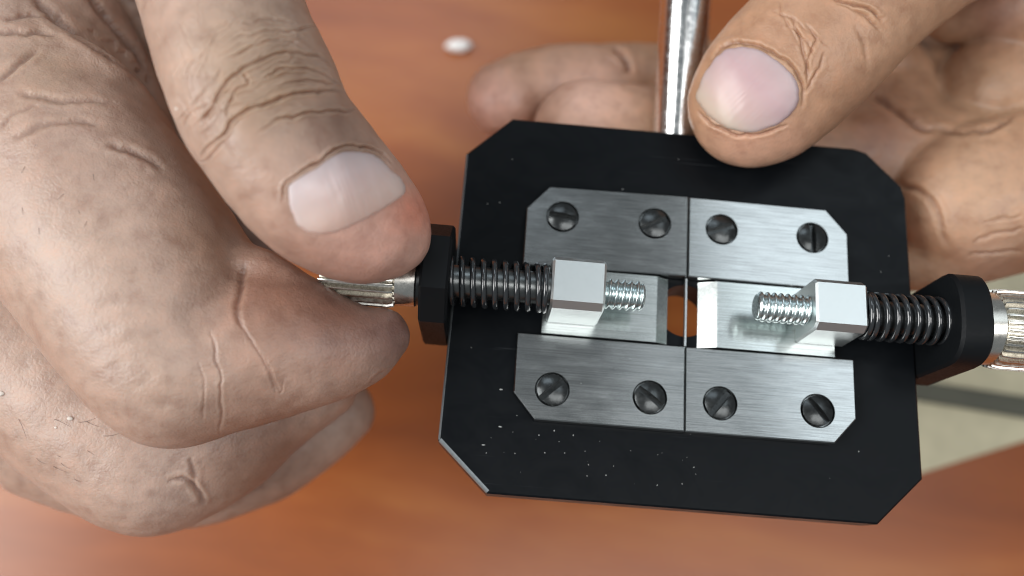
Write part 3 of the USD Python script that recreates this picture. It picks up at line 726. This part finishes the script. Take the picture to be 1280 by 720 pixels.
for k in range(20):
    hx, hy = (rngh.uniform(20, 130), rngh.uniform(505, 600)) if k < 11 else (rngh.uniform(15, 120), rngh.uniform(150, 300))
    a = rngh.uniform(0.1, 0.9) if k < 11 else rngh.uniform(1.7, 2.4)
    p0, n0 = on_skin(hx, hy); p1, _n = on_skin(hx + 12 * math.cos(a), hy + 12 * math.sin(a))
    dirn = p1 - p0; dirn /= np.linalg.norm(dirn) + 1e-9; L = rngh.uniform(1.0, 3.4) if k < 11 else rngh.uniform(0.5, 1.3)
    t = np.linspace(0, 1, 6)[:, None]
    hairs.append(tube(p0 - 0.1 * n0 + dirn * L * t + n0 * (0.9 * t - 0.5 * t ** 2) * L * 0.4 + np.cross(n0, dirn) * (t ** 2) * rngh.normal(0, 0.35) * L, np.linspace(0.026, 0.01, 6), 5))
tag(obj('hair', trimesh.util.concatenate(hairs), HAIR, lh, smooth=True), kind='stuff')
for fx, fy, fs in ((4, 491, 0.42), (89, 524, 0.36), (72, 533, 0.18), (221, 136, 0.16)):
    p0, n0 = on_skin(fx, fy); b = trimesh.creation.icosphere(2, fs); b.vertices *= (1.0, 0.75, 0.55) * (0.75 + 0.5 * meshkit.fbm(b.vertices * 3 + fx, 2))[:, None]; b.apply_translation(p0 + n0 * fs * 0.25)
    obj('flake', b, FLAKE, lh, smooth=True)
nail, nc = nail_mesh(baseL, zt((380, 500), (376, 455), (400, 430), (450, 400), (490, 370), (530, 355), (580, 355), (625, 370), (658, 404), (690, 432), (700, 452), (690, 476), (645, 506), (585, 542), (520, 572), (455, 582), (402, 556)), 0.04, 0.38,
                     [(-1, (0.46, 0.36, 0.36)), (-0.4, (0.58, 0.45, 0.44)), (0.3, (0.66, 0.48, 0.43)), (0.7, (0.66, 0.43, 0.36)), (1, (0.64, 0.405, 0.335))], (0.35, 0.94))
obj('fingernail', nail, NAIL, lh, smooth=True, colors=nc)

# ---- right hand: thumb on the plate, fingers curled under it
right = [
    (Sweep([(1260, -190, 6, 150, .8), (1170, -95, 10, 108, .78), (1085, -12, 11.5, 92, .75), (1010, 60, 9.5, 95, .72), (960, 110, 7.2, 90, .70), (940, 130, 6.3, 80, .72)], (0.0, -0.12, 1)), 0.1),
    (Sweep([(1290, 95, -16, 80, .9), (1150, 105, -20, 74, .9), (1000, 108, -22, 66, .95), (860, 106, -21, 52, .95), (775, 102, -20, 47, .95)], (0, 0, 1)), 0.8),
    (Sweep([(790, 104, -20, 47, .95), (710, 104, -19.5, 49, .95), (660, 112, -19, 48, .95), (634, 124, -18.5, 50, .95)], (0, 0, 1)), 0.7),
    (Sweep([(1290, 210, -12, 85, .9), (1130, 200, -15, 78, .9), (960, 190, -14, 74, .85), (800, 176, -12.5, 72, .85), (736, 167, -12, 70, .85)], (0, 0, 1)), 0.8),
    (Sweep([(1460, 80, -6, 110, .9), (1330, 95, -8, 84, .9), (1262, 108, -9, 76, .9), (1245, 110, -9.5, 66, .95)], (0, 0, 1)), 0.9),
    (Sweep([(1480, 150, -5, 120, .9), (1330, 212, -7, 96, .85), (1215, 252, -9, 92, .85), (1188, 262, -9.5, 70, .9)], (0, 0, 1)), 0.9),
    (Sweep([(1480, 200, -8, 110, .9), (1300, 265, -11, 70, .9), (1190, 312, -12, 50, .9), (1140, 330, -13, 34, .9)], (0, 0, 1)), 0.9),
    (Sweep([(1120, 150, -14, 60, .8), (1125, 110, -14, 50, .8), (1110, 80, -13, 44, .8)], (0, 0, 1)), 1.2),
    (Sweep([(1440, -120, 2, 140, .8), (1330, -20, 0, 92, .8), (1240, 0, -3, 50, .8), (1190, 20, -6, 34, .8)], (0, 0, 1)), 1.0),
    (Sweep([(1560, 30, -12, 280, .35), (1420, 80, -14, 220, .4), (1300, 120, -18, 150, .4)], (0, 0, 1)), 3.0),
]
zr = lambda *p: zoom(640, 0, 2.0, p)
zb = lambda *p: zoom(1000, 0, 2.0, p)
creasesR = [
    (zr((495, 152), (525, 118), (575, 107), (625, 117), (678, 148), (718, 190), (731, 228), (722, 270)), 1.9, 0.28, 0.45),
    (zr((462, 276), (490, 302), (530, 327), (580, 341), (640, 333), (690, 308)), 1.7, 0.30, 0.3),
    (zr((700, 40), (716, 85), (728, 130), (740, 175), (742, 215)), 1.8, 0.22, 0.3),
    (zr((735, 55), (757, 95), (745, 140), (735, 185)), 1.6, 0.18, 0.3),
    (zr((735, 235), (762, 185), (784, 130)), 1.8, 0.16, 0.3),
    (zr((690, 60), (735, 105), (760, 140)), 1.5, 0.15, 0.3),
    (zr((795, -8), (850, 10), (895, 25), (930, 48)), 2.0, 0.40, 0.3),
    (zr((805, 5), (850, 22), (900, 55), (925, 78)), 1.8, 0.24, 0.3),
    (zr((640, 20), (700, 45), (750, 85), (800, 120)), 2.0, 0.10, 0.3),
    (zr((660, 0), (690, 60), (715, 110)), 1.6, 0.12, 0.3),
    (zr((860, 60), (880, 110), (890, 160)), 2.2, 0.10, 0.3),
    (zr((250, 122), (280, 145), (292, 180), (284, 215)), 3.5, 0.6, 0.3),
    (zb((345, 325), (430, 326), (490, 318), (532, 288)), 3.0, 0.6, 0.3),
    (zb((170, 238), (230, 265), (300, 320), (345, 328)), 3.5, 0.6, 0.3),
    (zb((430, 605), (480, 585), (560, 572)), 2.0, 0.2, 0.3),
    (zb((420, 640), (470, 632), (560, 628)), 2.0, 0.2, 0.3),
    (zb((460, 560), (500, 548), (560, 540)), 1.8, 0.12, 0.3),
    (zb((300, 470), (340, 520), (360, 590), (375, 620)), 3.0, 0.35, 0.3),
    (zb((250, 460), (290, 470), (310, 490)), 3.0, 0.5, 0.3),
]
V, Fc, baseR, offR = build_hand(right, (-44, -4, -34), (66, 62, 24), 0.56, creasesR, 11)
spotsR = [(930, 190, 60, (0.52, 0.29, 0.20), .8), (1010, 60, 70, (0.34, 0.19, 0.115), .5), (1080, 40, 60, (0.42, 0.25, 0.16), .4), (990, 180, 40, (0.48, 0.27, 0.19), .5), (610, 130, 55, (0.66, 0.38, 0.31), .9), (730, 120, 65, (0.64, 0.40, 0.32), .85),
          (700, 75, 40, (0.40, 0.235, 0.165), .5), (1100, 170, 60, (0.27, 0.125, 0.08), .8), (1240, 110, 60, (0.40, 0.25, 0.155), .6), (1220, 230, 80, (0.45, 0.29, 0.19), .7), (1240, 330, 50, (0.40, 0.26, 0.20), .5), (1250, 15, 40, (0.42, 0.24, 0.19), .6)]  # shade painted on one finger; far fingers lightened against theirs
rh = thing('hand', 'right hand with its thumb flat on the black plate and fingers curled underneath', 'hand')
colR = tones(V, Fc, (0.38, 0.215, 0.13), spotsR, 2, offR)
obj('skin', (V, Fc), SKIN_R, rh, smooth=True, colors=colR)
nail, nc = nail_mesh(baseR, zr((470, 268), (457, 240), (475, 190), (500, 152), (528, 125), (575, 114), (620, 124), (670, 154), (710, 195), (722, 228), (714, 266), (688, 300), (640, 324), (590, 334), (540, 324), (495, 298)), 0.26, 0.30,
                     [(-1, (0.42, 0.31, 0.31)), (-0.2, (0.45, 0.305, 0.315)), (0.45, (0.50, 0.36, 0.335)), (0.75, (0.50, 0.38, 0.31)), (1, (0.52, 0.36, 0.27))], (-0.72, 0.69))
obj('fingernail', nail, NAIL, rh, smooth=True, colors=nc)
